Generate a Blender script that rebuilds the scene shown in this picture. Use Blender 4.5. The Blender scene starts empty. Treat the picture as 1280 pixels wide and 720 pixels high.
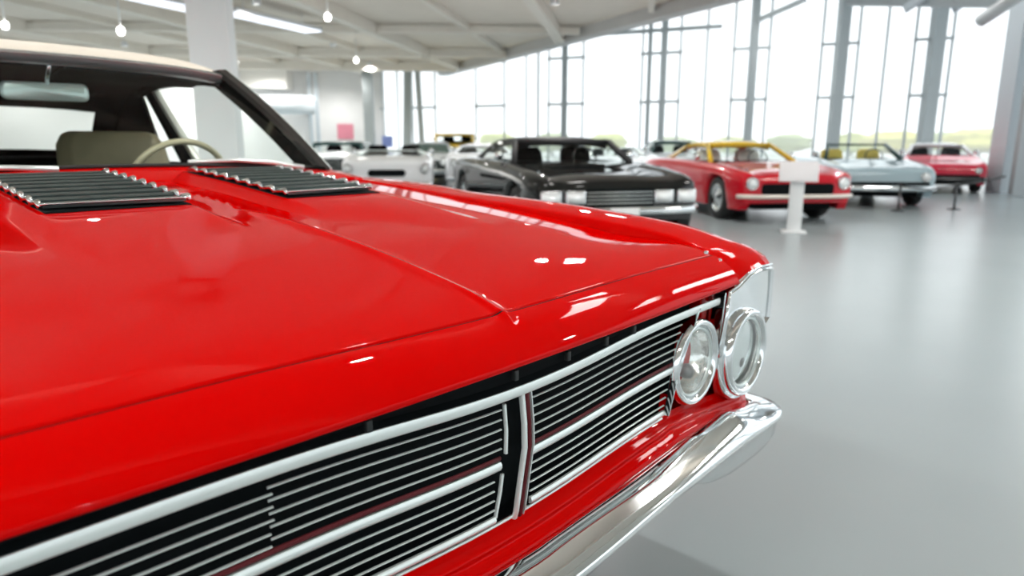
import bpy, bmesh, math, random
from mathutils import Vector, Matrix
random.seed(4)
PI=math.pi
scn=bpy.context.scene
COL=scn.collection
# ------------------------------------------------------------------ camera
CX,CY,CZ=-.7604,-.6467,1.1294
YAW,PIT,FPX=.8335,.2078,850.0
FWD=Vector((math.sin(YAW),math.cos(YAW),0)); RGT=Vector((math.cos(YAW),-math.sin(YAW),0))
cam=bpy.data.cameras.new('camera'); camo=bpy.data.objects.new('camera',cam); COL.objects.link(camo)
camo.location=(CX,CY,CZ); camo.rotation_euler=(PI/2-PIT,0,-YAW)
cam.sensor_width=36; cam.lens=36*FPX/1280; cam.clip_start=.02; cam.clip_end=400
cam.dof.use_dof=True; cam.dof.focus_distance=1.10; cam.dof.aperture_fstop=3.5
scn.camera=camo
scn.view_settings.view_transform='Standard'; scn.view_settings.look='None'
scn.view_settings.exposure=0.0; scn.view_settings.gamma=1; scn.view_settings.use_curve_mapping=False
scn.cycles.use_denoising=True
scn.cycles.max_bounces=10; scn.cycles.transparent_max_bounces=24
scn.cycles.caustics_reflective=False; scn.cycles.caustics_refractive=False
scn.cycles.sample_clamp_indirect=6

def W(l,d,z=0): 
    p=FWD*d+RGT*l
    return Vector((CX+p.x,CY+p.y,z))
def lat(px,d): return (px-640)/FPX*d*math.cos(PIT)
def elev(py): return -PIT-math.atan((py-360)/FPX)
def zat(py,d): return CZ+d*math.tan(elev(py))

# ------------------------------------------------------------------ materials
MATS={}
def mat(name,col,rough=.5,metal=0,coat=0,spec=.5,noise=0,nscale=20,emit=None,estr=0,coatr=.03,bump=0,coatior=1.5):
    if name in MATS: return MATS[name]
    m=bpy.data.materials.new(name); m.use_nodes=True
    nt=m.node_tree; b=nt.nodes['Principled BSDF']
    b.inputs['Base Color'].default_value=(*col,1); b.inputs['Roughness'].default_value=rough
    b.inputs['Metallic'].default_value=metal; b.inputs['Coat Weight'].default_value=coat
    b.inputs['Coat Roughness'].default_value=coatr; b.inputs['Coat IOR'].default_value=coatior; b.inputs['Specular IOR Level'].default_value=spec
    if emit:
        b.inputs['Emission Color'].default_value=(*emit,1); b.inputs['Emission Strength'].default_value=estr
    if noise or bump:
        tc=nt.nodes.new('ShaderNodeTexCoord'); n=nt.nodes.new('ShaderNodeTexNoise'); n.inputs['Scale'].default_value=nscale
        n.inputs['Detail'].default_value=4
        nt.links.new(tc.outputs['Object'],n.inputs['Vector'])
        if noise:
            mx=nt.nodes.new('ShaderNodeMixRGB'); mx.blend_type='MIX'
            mx.inputs[1].default_value=(*[c*(1-noise) for c in col],1); mx.inputs[2].default_value=(*[min(1,c*(1+noise)) for c in col],1)
            nt.links.new(n.outputs['Fac'],mx.inputs[0]); nt.links.new(mx.outputs[0],b.inputs['Base Color'])
        if bump:
            bp=nt.nodes.new('ShaderNodeBump'); bp.inputs['Strength'].default_value=bump; bp.inputs['Distance'].default_value=.01
            nt.links.new(n.outputs['Fac'],bp.inputs['Height']); nt.links.new(bp.outputs[0],b.inputs['Normal'])
    MATS[name]=m; return m
def glass(name,tint=(1,1,1),refl=.06,haze=0,hazecol=(1,1,1),kind='ShaderNodeBsdfTranslucent'):
    if name in MATS: return MATS[name]
    m=bpy.data.materials.new(name); m.use_nodes=True; nt=m.node_tree; nt.nodes.clear()
    out=nt.nodes.new('ShaderNodeOutputMaterial'); tr=nt.nodes.new('ShaderNodeBsdfTransparent'); tr.inputs[0].default_value=(*tint,1)
    gl=nt.nodes.new('ShaderNodeBsdfGlossy'); gl.inputs['Roughness'].default_value=.0
    lw=nt.nodes.new('ShaderNodeLayerWeight'); lw.inputs[0].default_value=.5
    pw=nt.nodes.new('ShaderNodeMath'); pw.operation='POWER'; pw.inputs[1].default_value=5; nt.links.new(lw.outputs['Facing'],pw.inputs[0])
    ma=nt.nodes.new('ShaderNodeMath'); ma.operation='MULTIPLY_ADD'; ma.inputs[1].default_value=.5; ma.inputs[2].default_value=refl; nt.links.new(pw.outputs[0],ma.inputs[0])
    mx=nt.nodes.new('ShaderNodeMixShader'); nt.links.new(ma.outputs[0],mx.inputs[0])
    src=tr
    if haze:
        tl=nt.nodes.new(kind); tl.inputs[0].default_value=(*hazecol,1)
        m2=nt.nodes.new('ShaderNodeMixShader'); m2.inputs[0].default_value=haze
        nt.links.new(tr.outputs[0],m2.inputs[1]); nt.links.new(tl.outputs[0],m2.inputs[2]); src=m2
    nt.links.new(src.outputs[0],mx.inputs[1]); nt.links.new(gl.outputs[0],mx.inputs[2])
    nt.links.new(mx.outputs[0],out.inputs[0]); MATS[name]=m; return m
RED=mat('red_paint',(.59,.0,.0),.5,0,.85,.0,coatr=.012,coatior=1.22)
CHROME=mat('chrome',(.80,.83,.84),.06,1,noise=.02,nscale=9)
CHROME2=mat('brushed_trim',(.84,.92,.91),.30,.55)
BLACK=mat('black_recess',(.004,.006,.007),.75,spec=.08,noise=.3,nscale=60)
RUBBER=mat('rubber',(.02,.02,.02),.7,noise=.2,nscale=80)
LINING=mat('black_lining',(.004,.004,.004),.9,spec=.05)
BLKGLOSS=mat('black_gloss',(.012,.012,.012),.15,0,.6)
CANVAS=mat('beige_canvas',(.86,.80,.70),.8,noise=.05,nscale=120,bump=.1)
LEATHER=mat('olive_leather',(.24,.21,.12),.5,noise=.12,nscale=30)
CREAM=mat('cream_rim',(.68,.63,.42),.3,0,.5)
LOUVER=mat('louver_metal',(.14,.18,.18),.28,.85,noise=.25,nscale=35)
GLASS=glass('clear_glass',(.95,.98,.97),.005)
WGLASS=glass('window_pane_glass',(.98,1,1),.04,.36)
LENS=glass('lamp_lens',(.97,1,.99),.06,.10,(.93,.95,.93),'ShaderNodeBsdfDiffuse')
REFLECTOR=mat('lamp_reflector',(.93,.94,.92),.14,.9,bump=.6,nscale=28)
# ------------------------------------------------------------------ mesh helpers
def finish(o,label=None,cat=None,group=None,kind=None):
    if label:o['label']=label
    if cat:o['category']=cat
    if group:o['group']=group
    if kind:o['kind']=kind
    return o
def mk(name,vs,fs,m,parent=None,smooth=True,sub=0,bev=0,thick=0,angle=None):
    me=bpy.data.meshes.new(name); me.from_pydata([tuple(v) for v in vs],[],fs)
    bm=bmesh.new(); bm.from_mesh(me); bmesh.ops.remove_doubles(bm,verts=bm.verts,dist=1e-5)
    bmesh.ops.recalc_face_normals(bm,faces=bm.faces); bm.to_mesh(me); bm.free()
    me.materials.append(m)
    if smooth:
        me.polygons.foreach_set('use_smooth',[True]*len(me.polygons))
    if angle is not None:
        me.set_sharp_from_angle(angle=math.radians(angle))
    o=bpy.data.objects.new(name,me); COL.objects.link(o)
    if parent:o.parent=parent
    if thick:
        md=o.modifiers.new('thickness','SOLIDIFY'); md.thickness=thick; md.offset=-1
    if bev:
        md=o.modifiers.new('edge','BEVEL'); md.width=bev; md.segments=2; md.limit_method='ANGLE'; md.angle_limit=.6
    if sub:
        md=o.modifiers.new('round','SUBSURF'); md.levels=sub; md.render_levels=sub
    return o
def empty(name,loc=(0,0,0),rz=0,parent=None,**k):
    o=bpy.data.objects.new(name,None); COL.objects.link(o); o.location=loc; o.rotation_euler=(0,0,rz)
    o.empty_display_size=.1
    if parent:o.parent=parent
    return finish(o,**k)
def gridmesh(fn,us,vs):
    V=[fn(u,v) for u in us for v in vs]; n=len(vs); F=[]
    for i in range(len(us)-1):
        for j in range(n-1):
            F.append((i*n+j,i*n+j+1,(i+1)*n+j+1,(i+1)*n+j))
    return V,F
class MB:
    def __init__(s): s.v=[];s.f=[]
    def add(s,V,F):
        b=len(s.v); s.v+= [Vector(v) for v in V]; s.f+=[tuple(i+b for i in f) for f in F]; return s
    def box(s,c,h,M=None):
        V=[Vector((sx*h[0],sy*h[1],sz*h[2])) for sx in(-1,1) for sy in(-1,1) for sz in(-1,1)]
        if M is not None: V=[M@v for v in V]
        V=[v+Vector(c) for v in V]
        return s.add(V,[(0,1,3,2),(4,6,7,5),(0,4,5,1),(2,3,7,6),(0,2,6,4),(1,5,7,3)])
    def beam(s,a,b,w,h,up=(0,0,1)):
        a=Vector(a);b=Vector(b);t=(b-a).normalized();up=Vector(up);sd=t.cross(up)
        if sd.length<1e-4: sd=t.cross(Vector((0,1,0)))
        sd.normalize();u=sd.cross(t)
        V=[p+sd*sx*w/2+u*sz*h/2 for p in(a,b) for sx,sz in((-1,-1),(1,-1),(1,1),(-1,1))]
        return s.add(V,[(3,2,1,0),(4,5,6,7),(0,1,5,4),(1,2,6,5),(2,3,7,6),(3,0,4,7)])
    def tube(s,pts,r,n=8,closed=False):
        pts=[Vector(p) for p in pts];N=len(pts);rings=[];prev=None
        for i,p in enumerate(pts):
            if closed: t=pts[(i+1)%N]-pts[i-1]
            else: t=pts[min(i+1,N-1)]-pts[max(i-1,0)]
            t.normalize()
            if prev is None:
                a=Vector((0,0,1)) if abs(t.z)<.9 else Vector((1,0,0))
                u=(a-t*a.dot(t)).normalized()
            else: u=(prev-t*prev.dot(t)).normalized()
            prev=u; w=t.cross(u); rr=r[i] if isinstance(r,(list,tuple)) else r
            rings.append([p+(u*math.cos(2*PI*k/n)+w*math.sin(2*PI*k/n))*rr for k in range(n)])
        V=[v for g in rings for v in g];F=[]
        for i in range(N if closed else N-1):
            j=(i+1)%N
            for k in range(n): F.append((i*n+k,i*n+(k+1)%n,j*n+(k+1)%n,j*n+k))
        if not closed: F+= [tuple(range(n))[::-1],tuple((N-1)*n+k for k in range(n))]
        return s.add(V,F)
    def lathe(s,prof,c,ax,n=32):
        ax=Vector(ax).normalized();a=Vector((0,0,1)) if abs(ax.z)<.9 else Vector((1,0,0))
        u=(a-ax*a.dot(ax)).normalized();w=ax.cross(u);c=Vector(c);V=[];F=[];m=len(prof)
        for k in range(n):
            t=2*PI*k/n
            for r,h in prof: V.append(c+ax*h+(u*math.cos(t)+w*math.sin(t))*max(r,1e-4))
        for k in range(n):
            for j in range(m-1): F.append((k*m+j,k*m+j+1,((k+1)%n)*m+j+1,((k+1)%n)*m+j))
        return s.add(V,F)
    def prism(s,poly,off):
        off=Vector(off);n=len(poly);V=[Vector(p) for p in poly]+[Vector(p)+off for p in poly]
        F=[tuple(range(n))[::-1],tuple(range(n,2*n))]+[(i,(i+1)%n,(i+1)%n+n,i+n) for i in range(n)]
        return s.add(V,F)
    def sweep(s,sections):
        n=len(sections[0]);V=[v for g in sections for v in g];F=[]
        for i in range(len(sections)-1):
            for k in range(n): F.append((i*n+k,i*n+(k+1)%n,(i+1)*n+(k+1)%n,(i+1)*n+k))
        F+=[tuple(range(n))[::-1],tuple((len(sections)-1)*n+k for k in range(n))]
        return s.add(V,F)
    def build(s,name,m,parent=None,**k): return mk(name,s.v,s.f,m,parent,**k)
def interp(T,x):
    if x<=T[0][0]: return T[0][1]
    if x>=T[-1][0]: return T[-1][1]
    n=len(T)
    for i in range(n-1):
        if x<=T[i+1][0]: break
    x0,y0=T[i];x1,y1=T[i+1];h=x1-x0
    def sl(k):
        if k<=0: return (T[1][1]-T[0][1])/(T[1][0]-T[0][0])
        if k>=n-1: return (T[-1][1]-T[-2][1])/(T[-1][0]-T[-2][0])
        a=(T[k][1]-T[k-1][1])/(T[k][0]-T[k-1][0]);b=(T[k+1][1]-T[k][1])/(T[k+1][0]-T[k][0])
        return 0 if a*b<=0 else 2*a*b/(a+b)
    m0,m1=sl(i),sl(i+1);t=(x-x0)/h
    return y0*(2*t**3-3*t*t+1)+h*m0*(t**3-2*t*t+t)+y1*(3*t*t-2*t**3)+h*m1*(t**3-t*t)
def sm(a,b,x):
    t=min(1,max(0,(x-a)/(b-a)));return t*t*(3-2*t)
def lerp_(a,b,t): return a+(b-a)*t
def lin(a,b,n): return [a+(b-a)*i/(n-1) for i in range(n)]

# ================================================================== HERO CAR
car=empty('convertible_car',(0,0,0),label='large bright red classic convertible with twin round headlights, filling the near left',cat='car')
ZH=[(.06,.865),(.1,.877),(.13,.885),(.19,.897),(.32,.919),(.46,.939),(.6,.954),(.75,.967),(.9,.978),(1.2,1.003),(1.5,1.022)]
ZIN=[(-.02,.79),(0,.808),(.03,.835),(.05,.855),(.08,.873),(.13,.889),(.19,.905),(.36,.925),(.52,.938),(.7,.950),(.9,.963),(1.2,.985),(1.5,1.005),(1.75,1.022),(2.2,1.03),(3.3,1.03),(4.2,1.0),(4.95,.93)]
ZC=[(-.02,.818),(0,.836),(.03,.863),(.07,.886),(.1,.894),(.17,.913),(.26,.929),(.47,.948),(.65,.960),(.84,.968),(1.0,.974),(1.23,.992),(1.6,1.005),(2.2,1.02),(3.2,1.03),(4.2,1.0),(4.95,.92)]
def dome(ax,y):
    if y<.44: return 0
    xi=.11-.0*(1-sm(.5,.9,y)); hy=sm(.46,.92,y)
    inner=sm(xi-.035,xi+.012,ax); outer=1-sm(.40,.455,ax)
    y0=.70-.22*sm(.1,.36,ax)
    ramp=sm(y0-.05,.90,y)
    return .022*inner*outer*ramp*(1+.25*sm(.9,1.5,y))
def zhood(x,y,rg=1):
    ax=abs(x)
    z=interp(ZH,y)
    e=sm(.10,.36,y)
    t_=max(0,ax-.50); z-= e*(.085*t_*t_/(t_+.02)+.003*(ax/.7)**2)
    z+= (1-e)*(.007*sm(.0,.5,ax))
    z+= rg*(.0022*math.exp(-ax/.035)+.0055*math.exp(-(ax/.011)**1.5))*(1-sm(.74,.95,y))
    return z+dome(ax,y)
def yseam(x): return .068-.004*math.exp(-abs(x)/.03)
xs=sorted(set([round(v,4) for v in lin(-.733,.733,91)]+[s*v for s in(-1,1) for v in(0,.002,.004,.006,.0085,.011,.014,.018,.023,.03)]+[s*v for s in(-1,1) for v in(.07,.075,.08,.085,.09,.095,.1,.105,.11,.115,.12,.125,.13,.4,.41,.42,.43,.44,.45)]))
tv=[0,.004,.012]+lin(.025,1,110)
V,F=gridmesh(lambda x,t:(x,yseam(x)+.003+t*(1.50-yseam(x)-.003),zhood(x,yseam(x)+.003+t*(1.50-yseam(x)-.003))),xs,tv)
# turned-down rim of the hood
hood=mk('hood',V,F,RED,car,thick=.012)
# header panel
def hdr(x,t):
    zs=zhood(x,yseam(x),1-sm(.02,.32,t)) ; ax=abs(x)
    zl=.804+.022*ax*ax; y0=yseam(x)-.003;y1=-.002
    # quadratic bezier bulging forward and up
    cy,cz=.020,zs-.016
    a,b,c=(1-t)**2,2*t*(1-t),t*t
    z=a*zs+b*cz+c*zl; y=a*y0+b*cy+c*y1
    return (x,y,z)
def hdrfull(x,t):
    if t<=1: return hdr(x,t)
    p=hdr(x,1); k=t-1
    return (x,p[1]+.05*k+(.0 if k>.2 else -.0),p[2]-.006*sm(0,.2,k))
V,F=gridmesh(lambda x,t:(x,yseam(x)-.008+.018*t,zhood(x,max(.062,yseam(x)))-.0012),xs,[.28,.5,.62]); mk('hood_seam_shade',V,F,BLACK,car)  # near-flush black strip standing in for the shade inside the gap
xs2=[v for v in xs]
V,F=gridmesh(hdrfull,xs2,lin(0,1,14)+[1.1,1.25,1.6,2.0])
mk('header_panel',V,F,RED,car)
# dark body beneath the panel gaps
b=MB()
for i in range(24):
    pass
V,F=gridmesh(lambda x,y:(x,y,min(interp(ZH,y),interp(ZIN,y))-.07),lin(-.80,.80,5),lin(.05,1.5,12))
mk('engine_bay',V,F,BLACK,car)
# fenders and body sides
def arch(y):
    z=.24
    for yc in(.86,3.78):
        dd=.385**2-(y-yc)**2
        if dd>0: z=max(z,.33+math.sqrt(dd))
    return z
def side(y,s):
    zi,zc,zb=interp(ZIN,y),interp(ZC,y),arch(y)
    k=1-.93*(1-sm(.0,.22,y))
    P=[(.739,zi-.012-.025*sm(.1,.4,y)),(.739,zi),(.76,zi+(zc-zi)*.35),(.80,zi+(zc-zi)*.85),(.845,zc+.001),(.885,zc-.004*k),(.915,zc-.02*k),(.934,zc-.05*k),(.942,zc-.10*k-.008*(1-k))]
    zt=P[-1][1]
    for k in range(1,9):
        t=k/8; z=zt+(zb-zt)*t
        P.append((.942+.010*math.sin(PI*min(1,t*1.2))-.03*sm(.6,1,t),z))
    P.append((.82,zb+.005))
    return [(s*p[0],y,p[1]) for p in P]
def sidepanel(name,s,y0,y1,n,parent):
    ys=lin(y0,y1,n); V=[];F=[]
    for y in ys:
        P=side(y,s)
        if y<.02:   # brow edge follows the lamp housing
            P=[(p[0],y+(.012-.012*sm(.74,.93,abs(p[0]))),p[2]) for p in P]
        if y<.30: P=[(p[0],max(p[1],.30*(1-sm(.46,.56,p[2])),.03*sm(.925,.94,abs(p[0]))),p[2]) for p in P]
        V+=P
    m=len(side(0,1))
    for i in range(n-1):
        for j in range(m-1): F.append((i*m+j,i*m+j+1,(i+1)*m+j+1,(i+1)*m+j))
    return mk(name,V,F,RED,parent)
for s in(1,-1):
    sidepanel('front_fender',s,.0,1.72,70,car)
    d=sidepanel('door',s,1.726,2.95,24,car)
    h=MB(); h.tube([(s*.955,2.70,.86),(s*.972,2.71,.86),(s*.972,2.84,.86),(s*.955,2.85,.86)],.009); h.build('door_handle',CHROME,d)
    sidepanel('rear_quarter_panel',s,2.956,4.95,56,car)
# trunk lid, rear fascia, belt panel behind the seats
V,F=gridmesh(lambda x,y:(x,y,interp(ZIN,y)+.01*(1-(x/.74)**2)),lin(-.738,.738,17),lin(4.10,4.95,14))
mk('trunk_lid',V,F,RED,car,thick=.01)
V,F=gridmesh(lambda x,t:(x,4.95+.03*math.sin(PI*t),.93-.55*t),lin(-.93,.93,13),lin(0,1,9))
rf=mk('rear_fascia',V,F,RED,car,thick=.01)
for s in(1,-1):
    b=MB(); b.box((s*.62,4.985,.70),(.22,.012,.06)); b.build('tail_lamp',mat('tail_lamp_red',(.5,.01,.01),.2,0,.6),car,bev=.008)
b=MB(); b.sweep([[(x,4.99+.05*c+.0,.50+.06*sn) for c,sn in((-.3,1),(.6,.9),(1,.2),(.8,-.9),(-.3,-1))] for x in lin(-.95,.95,15)]); b.build('rear_bumper',CHROME,car)
# cowl
def wsbase(x):
    a=min(1,abs(x)/.775)
    return (x,1.64+.09*a*a*a,1.062-.030*a*a)
V,F=gridmesh(lambda x,t:(x,1.505+(wsbase(x)[1]-1.505)*t,(zhood(0,1.5)-.002-.012*sm(.5,.74,abs(x)))*(1-t)+wsbase(x)[2]*t+.004*math.sin(PI*t)),lin(-.775,.775,41),lin(0,1,10))
mk('cowl_panel',V,F,RED,car,thick=.01)
# ---- hood vents
def vent(s):
    v=empty('hood_vent',(0,0,0),parent=car)
    x0,x1=.118,.395
    ys0,ys1=.905,1.47
    N=9
    plate=MB();edges_=[MB(),MB()]
    def base(x,y): return zhood(s*x,y)
    # dark tray
    V,F=gridmesh(lambda x,y:(s*x,y,base(x,y)+.002),lin(x0,x1,9),lin(ys0-.01,ys1,20))
    mk('vent_tray',V,F,BLACK,v,thick=.004)
    step=(ys1-ys0)/N
    for i in range(N):
        a=ys0+i*step
        def fn(x,t,a=a):
            prof=[(0.0,.0135),(.10,.0165),(.35,.016),(.75,.010),(1.0,.006)]
            yy=a+step*t
            skew=.03*(x-x0)/(x1-x0)*(1-i/N)
            return (s*x,yy+skew,base(x,yy)+interp(prof,t))
        V,F=gridmesh(fn,lin(x0+.006,x1-.006,12),[0,.1,.25,.5,.75,1])
        b0=len(plate.v); plate.add(V,F)
        V,F=gridmesh(lambda x,t,a=a:(s*x,a+.03*(x-x0)/(x1-x0)*(1-i/N)+.001*t,base(x,a)+.0135*(1-t)+.007*t),lin(x0+.006,x1-.006,12),[0,1])
        plate.add(V,F)
        for xx,edge in((x0,edges_[0]),(x1,edges_[1])):
            sk=.03*(xx-x0)/(x1-x0)*(1-i/N)
            edge.tube([(s*xx,a+sk-.002,base(xx,a)+.010),(s*xx,a+sk+.006,base(xx,a)+.019),(s*xx,a+sk+step*.6,base(xx,a+step*.6)+.013),(s*xx,a+sk+step,base(xx,a+step)+.007)],[.004,.0065,.005,.004],6)
    plate.build('louver_plate',LOUVER,v,angle=40)
    for edge in edges_: edge.build('vent_trim',CHROME,v)
    fr=MB()
    fr.tube([(s*x,ys0+.03*(x-x0)/(x1-x0)-.004,base(x,ys0)+.0155) for x in lin(x0,x1,12)],.0025,6)
    fr.build('vent_front_trim',CHROME,v)
vent(1);vent(-1)
# ---- grille
grille=empty('grille',(0,0,0),parent=car)
XL,XR=-.725,.50
def zo(x): 
    return .22*x*x/math.sqrt(1+(x/.35)**4)
def yg(x): return .022
def bar(mb,x0,x1,z,h,dep,y=.022,n=28,zf=zo,bk=.01):
    secs=[]
    for x in lin(x0,x1,n):
        zz=z+zf(x)
        secs.append([(x,y,zz-h/2),(x,y-dep*.55,zz-h*.42),(x,y-dep,zz-h*.1),(x,y-dep,zz+h*.2),(x,y-dep*.5,zz+h*.5),(x,y+bk,zz+h/2),(x,y+bk,zz-h/2)])
    mb.sweep(secs)
b=MB()
V,F=gridmesh(lambda x,z:(x,.075,z),lin(-.74,.76,20),lin(.53,.81,6)); mk('grille_backing',V,F,BLACK,grille)
def zt0(x): return .22*x*x/math.sqrt(1+(x/.35)**4)
# black recess band between lip and chrome trim
V,F=gridmesh(lambda x,t:(x,.012+.012*t,(.802+.022*x*x)*(1-t)+(.772+zt0(x))*t),lin(-.735,.70,40),lin(0,1,4)); mk('recess_band',V,F,BLACK,grille)
def zt(x): return .22*x*x/math.sqrt(1+(x/.35)**4)
b=MB(); bar(b,-.725,.66,.7575,.0165,.003,y=.012,bk=.001,zf=zt,n=44); b.build('grille_top_trim',CHROME2,grille,angle=50)
def xend(z): return .452+.38*(z-.585)   # right end of the slats, leaning along the lamp ring
sl=MB()
ups=[.7335,.7175,.7015,.6855,.670]; los=[.620,.604,.588,.572]
for z in ups+los:
    xe=xend(z+.02)-.008
    bar(sl,.018,xe,z,.0030,.003,bk=.0)
    bar(sl,-.43,-.05 if z>.64 else -.066,z,.0030,.003,bk=.0)
    # the split where the outer slat section joins on, half a pitch lower
    bar(sl,XL,-.425 if z>.70 else -.43,z-.009,.0030,.003,bk=.0)
sl.build('grille_slats',CHROME2,grille,angle=50)
b=MB(); bar(b,.018,xend(.66)-.006,.6415,.0150,.005,bk=.001); bar(b,XL,-.052,.6415,.0150,.005,bk=.001); b.build('grille_middle_bar',CHROME2,grille,angle=50)
DULLRED=mat('dull_red',(.10,.012,.016),.5,0,spec=.2)
b=MB(); bar(b,.018,xend(.66)-.006,.6545,.008,.003,bk=.0); bar(b,XL,-.052,.6545,.008,.003,bk=.0); b.build('grille_red_reflection',DULLRED,grille)  # reflection of the red body, put on the middle bar as colour
b=MB(); bar(b,.018,xend(.58)-.004,.5555,.012,.006,bk=.001); bar(b,XL,-.066,.5555,.012,.006,bk=.001); b.build('grille_lower_bar',CHROME2,grille,angle=50)
b=MB(); bar(b,XL,.455,.538,.006,.004,y=.030,bk=.0); b.build('grille_bottom_trim',CHROME2,grille,angle=50)
# centre divider: a slightly kinked upright
def strip(mb,pts,w,dep):
    secs=[]
    for (x,y,z) in pts: secs.append([(x-w/2,y,z),(x-w*.3,y-dep,z),(x+w*.3,y-dep,z),(x+w/2,y,z),(x+w/2,y+.003,z),(x-w/2,y+.003,z)])
    mb.sweep(secs)
def kink(dx):
    return [(dx,.018,.752),(dx+.002,.014,.70),(dx+.001,.012,.66),(dx-.004,.016,.61),(dx-.008,.022,.55),(dx-.008,.026,.535)]
b=MB(); strip(b,kink(-.006),.0085,.004); b.build('grille_divider',CHROME2,grille,angle=50)
b=MB(); strip(b,kink(.014),.003,.003); b.build('divider_edge',CHROME2,grille,angle=50)
b=MB(); strip(b,[(-.043,.02,.742),(-.043,.016,.70),(-.044,.016,.662)],.005,.002); strip(b,[(-.048,.02,.628),(-.053,.02,.60),(-.060,.024,.556)],.005,.002)
b.build('slat_end_trim',CHROME2,grille,angle=50)
b=MB(); strip(b,kink(.005),.006,.004); b.build('divider_stripe',DULLRED,grille)
# right end brackets
b=MB()
pts=[]
for t in lin(0,1,14):
    z=.575+.21*t; pts.append((xend(z)+.012*t*t*3,.018,z))
strip(b,pts,.006,.01); strip(b,[(p[0]+.014,p[1]+.004,p[2]) for p in pts],.005,.006)
b.build('grille_end_trim',CHROME,grille,angle=50)
# ---- red lamp panel behind the headlights
V=[];F=[]
V,F=gridmesh(lambda k,z:(lerp_(.497+.38*max(0,z-.585)+.02*sm(.60,.70,z),.925,k),.06,z),lin(0,1,16),lin(.50,.735,10)); mk('lamp_panel',V,F,RED,car)
V,F=gridmesh(lambda x,z:(x,.055,z),lin(-.925,-.728,8),lin(.50,.81,8)); mk('lamp_panel',V,F,RED,car)
b=MB(); b.prism([(.632,.045,.80),(.655,.045,.812),(.688,.045,.812),(.676,.045,.76),(.662,.045,.70),(.650,.045,.70)],(0,.03,0)); b.build('red_cheek',RED,car,bev=.004)
# ---- lamp housing (chrome brow)
def housing(s,xin):
    b=MB()
    top=[(xin,.800),(.737,.810),(.76,.818),(.80,.832),(.845,.838),(.885,.8365),(.925,.8345),(.942,.8275),(.9435,.76),(.940,.70)]
    cx,cz,r=.792,.637,.122
    arcp=[(cx+r*math.cos(a),cz+r*math.sin(a)) for a in lin(math.radians(20),-math.radians(180),22)]
    out=top+arcp+[(xin-.012,.68),(xin-.006,.74)]
    secs=[]
    n=len(out); cxx=sum(p[0] for p in out)/n; czz=sum(p[1] for p in out)/n
    for y,k in((.20,1),(.012,1),(.004,.985),(.0,.96),(.006,.93)):
        secs.append([(s*(cxx+(p[0]-cxx)*k),y+ .03*max(0,(.70-p[1])),czz+(p[1]-czz)*k) for p in out])
    b.sweep(secs)
    o=b.build('headlight_housing',CHROME,car,angle=45)
    # brow bead
    e=MB(); e.tube([(s*p[0],.003-.001,p[1]+.001) for p in top[:7]],.0028,8); e.build('brow_bead',CHROME,o)
    e=MB(); e.tube([(s*(xin-.002),.0,.803),(s*(xin-.006),.002,.74),(s*(xin-.012),.006,.68),(s*(xin-.012),.01,.65)],.006,8); e.build('housing_edge',CHROME,o)
housing(1,.684); housing(-1,.73)
# ---- headlights
def headlight(cx,cz,r,yf):
    h=empty('headlight',(0,0,0),parent=car)
    c=(cx,yf,cz); ax=(0,-1,0)
    b=MB(); b.lathe([(r*.80,-.02),(r*.80,.004),(r*.84,.012),(r*.90,.016),(r*.96,.014),(r,.006),(r*1.01,-.01),(r*.99,-.05)],c,ax,56); b.build('bezel',CHROME,h)
    b=MB(); b.lathe([(r*.735,.001),(r*.75,.006),(r*.79,.007),(r*.805,.0),(r*.80,-.012)],c,ax,56); b.build('retaining_ring',CHROME2,h)
    b=MB(); b.lathe([(r*.79,-.004)]+[(r*.78*math.cos(t),-.055*math.sin(t)-.004) for t in lin(.1,PI/2-.01,12)],c,ax,48); b.build('reflector',REFLECTOR,h)
    b=MB(); b.lathe([(r*.77*math.cos(t),.022*math.sin(t)) for t in lin(0,PI/2,12)],c,ax,48); b.build('lens',LENS,h)
    b=MB(); b.lathe([(.0,.0),(.014,-.002),(.018,-.015),(.012,-.035),(0.004,-.045)],(cx+.012,yf+.006,cz-.03),ax,20); b.build('bulb_shield',mat('grey_shield',(.22,.22,.23),.35,.6),h)
    return h
headlight(.571,.661,.098,.022); headlight(.792,.637,.108,.002)
headlight(-.835,.637,.098,.002)
# ---- valance
def val(x,t):
    ax=abs(x)
    ztop=.540+zo(x)-.002 if x<.46 else .565-.035*sm(.46,.9,x)
    P=[(.034,0),(.026,-.010),(.010,-.020),(.012,-.030),(-.004,-.040),(-.008,-.052),(.03,-.075),(.10,-.10)]
    i=int(t); 
    y=interp([(k,p[0]) for k,p in enumerate(P)],t); dz=interp([(k,p[1]) for k,p in enumerate(P)],t)
    sw=.05*sm(.80,.94,ax)+.03*sm(4,7,t)*sm(.5,.8,ax)
    return (x,y+sw,ztop+dz)
V,F=gridmesh(val,lin(-.94,.94,60),lin(0,7,29)); mk('front_valance',V,F,RED,car)
# ---- bumper
ZT=[(0,.493),(.3,.502),(.6,.516),(.68,.516),(.76,.500),(.85,.486),(.94,.478)]
ZB=[(0,.418),(.34,.440),(.44,.436),(.54,.405),(.66,.385),(.82,.378),(.90,.392),(.95,.410)]
def bprof(x):
    ax=min(abs(x),.95); t=interp(ZT,ax); bt=interp(ZB,ax); h=t-bt
    c=.460+.016*sm(0,.4,ax)-.012*sm(.6,.9,ax)
    # (outward, z)
    return [(-.03,t-.004),(.0,t),(.018,t-.004),(.045,t-(t-c)*.45),(.062,c+.006),(.066,c-.004),(.060,c-.012),(.056,c-.018),(.052,bt+(c-bt)*.35),(.040,bt+.004),(.015,bt-.002),(-.03,bt)]
secs=[]
def addsec(px,py,nx,ny,x):
    secs.append([(px+nx*o,py+ny*o,z) for o,z in bprof(x)])
R=.085; xc=.952-R
side_l=[(-.952,y,-1,0,.95) for y in lin(.45,.09,8)]
for p in side_l: addsec(-.952+.04,p[1],-1,0,.95)
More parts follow.
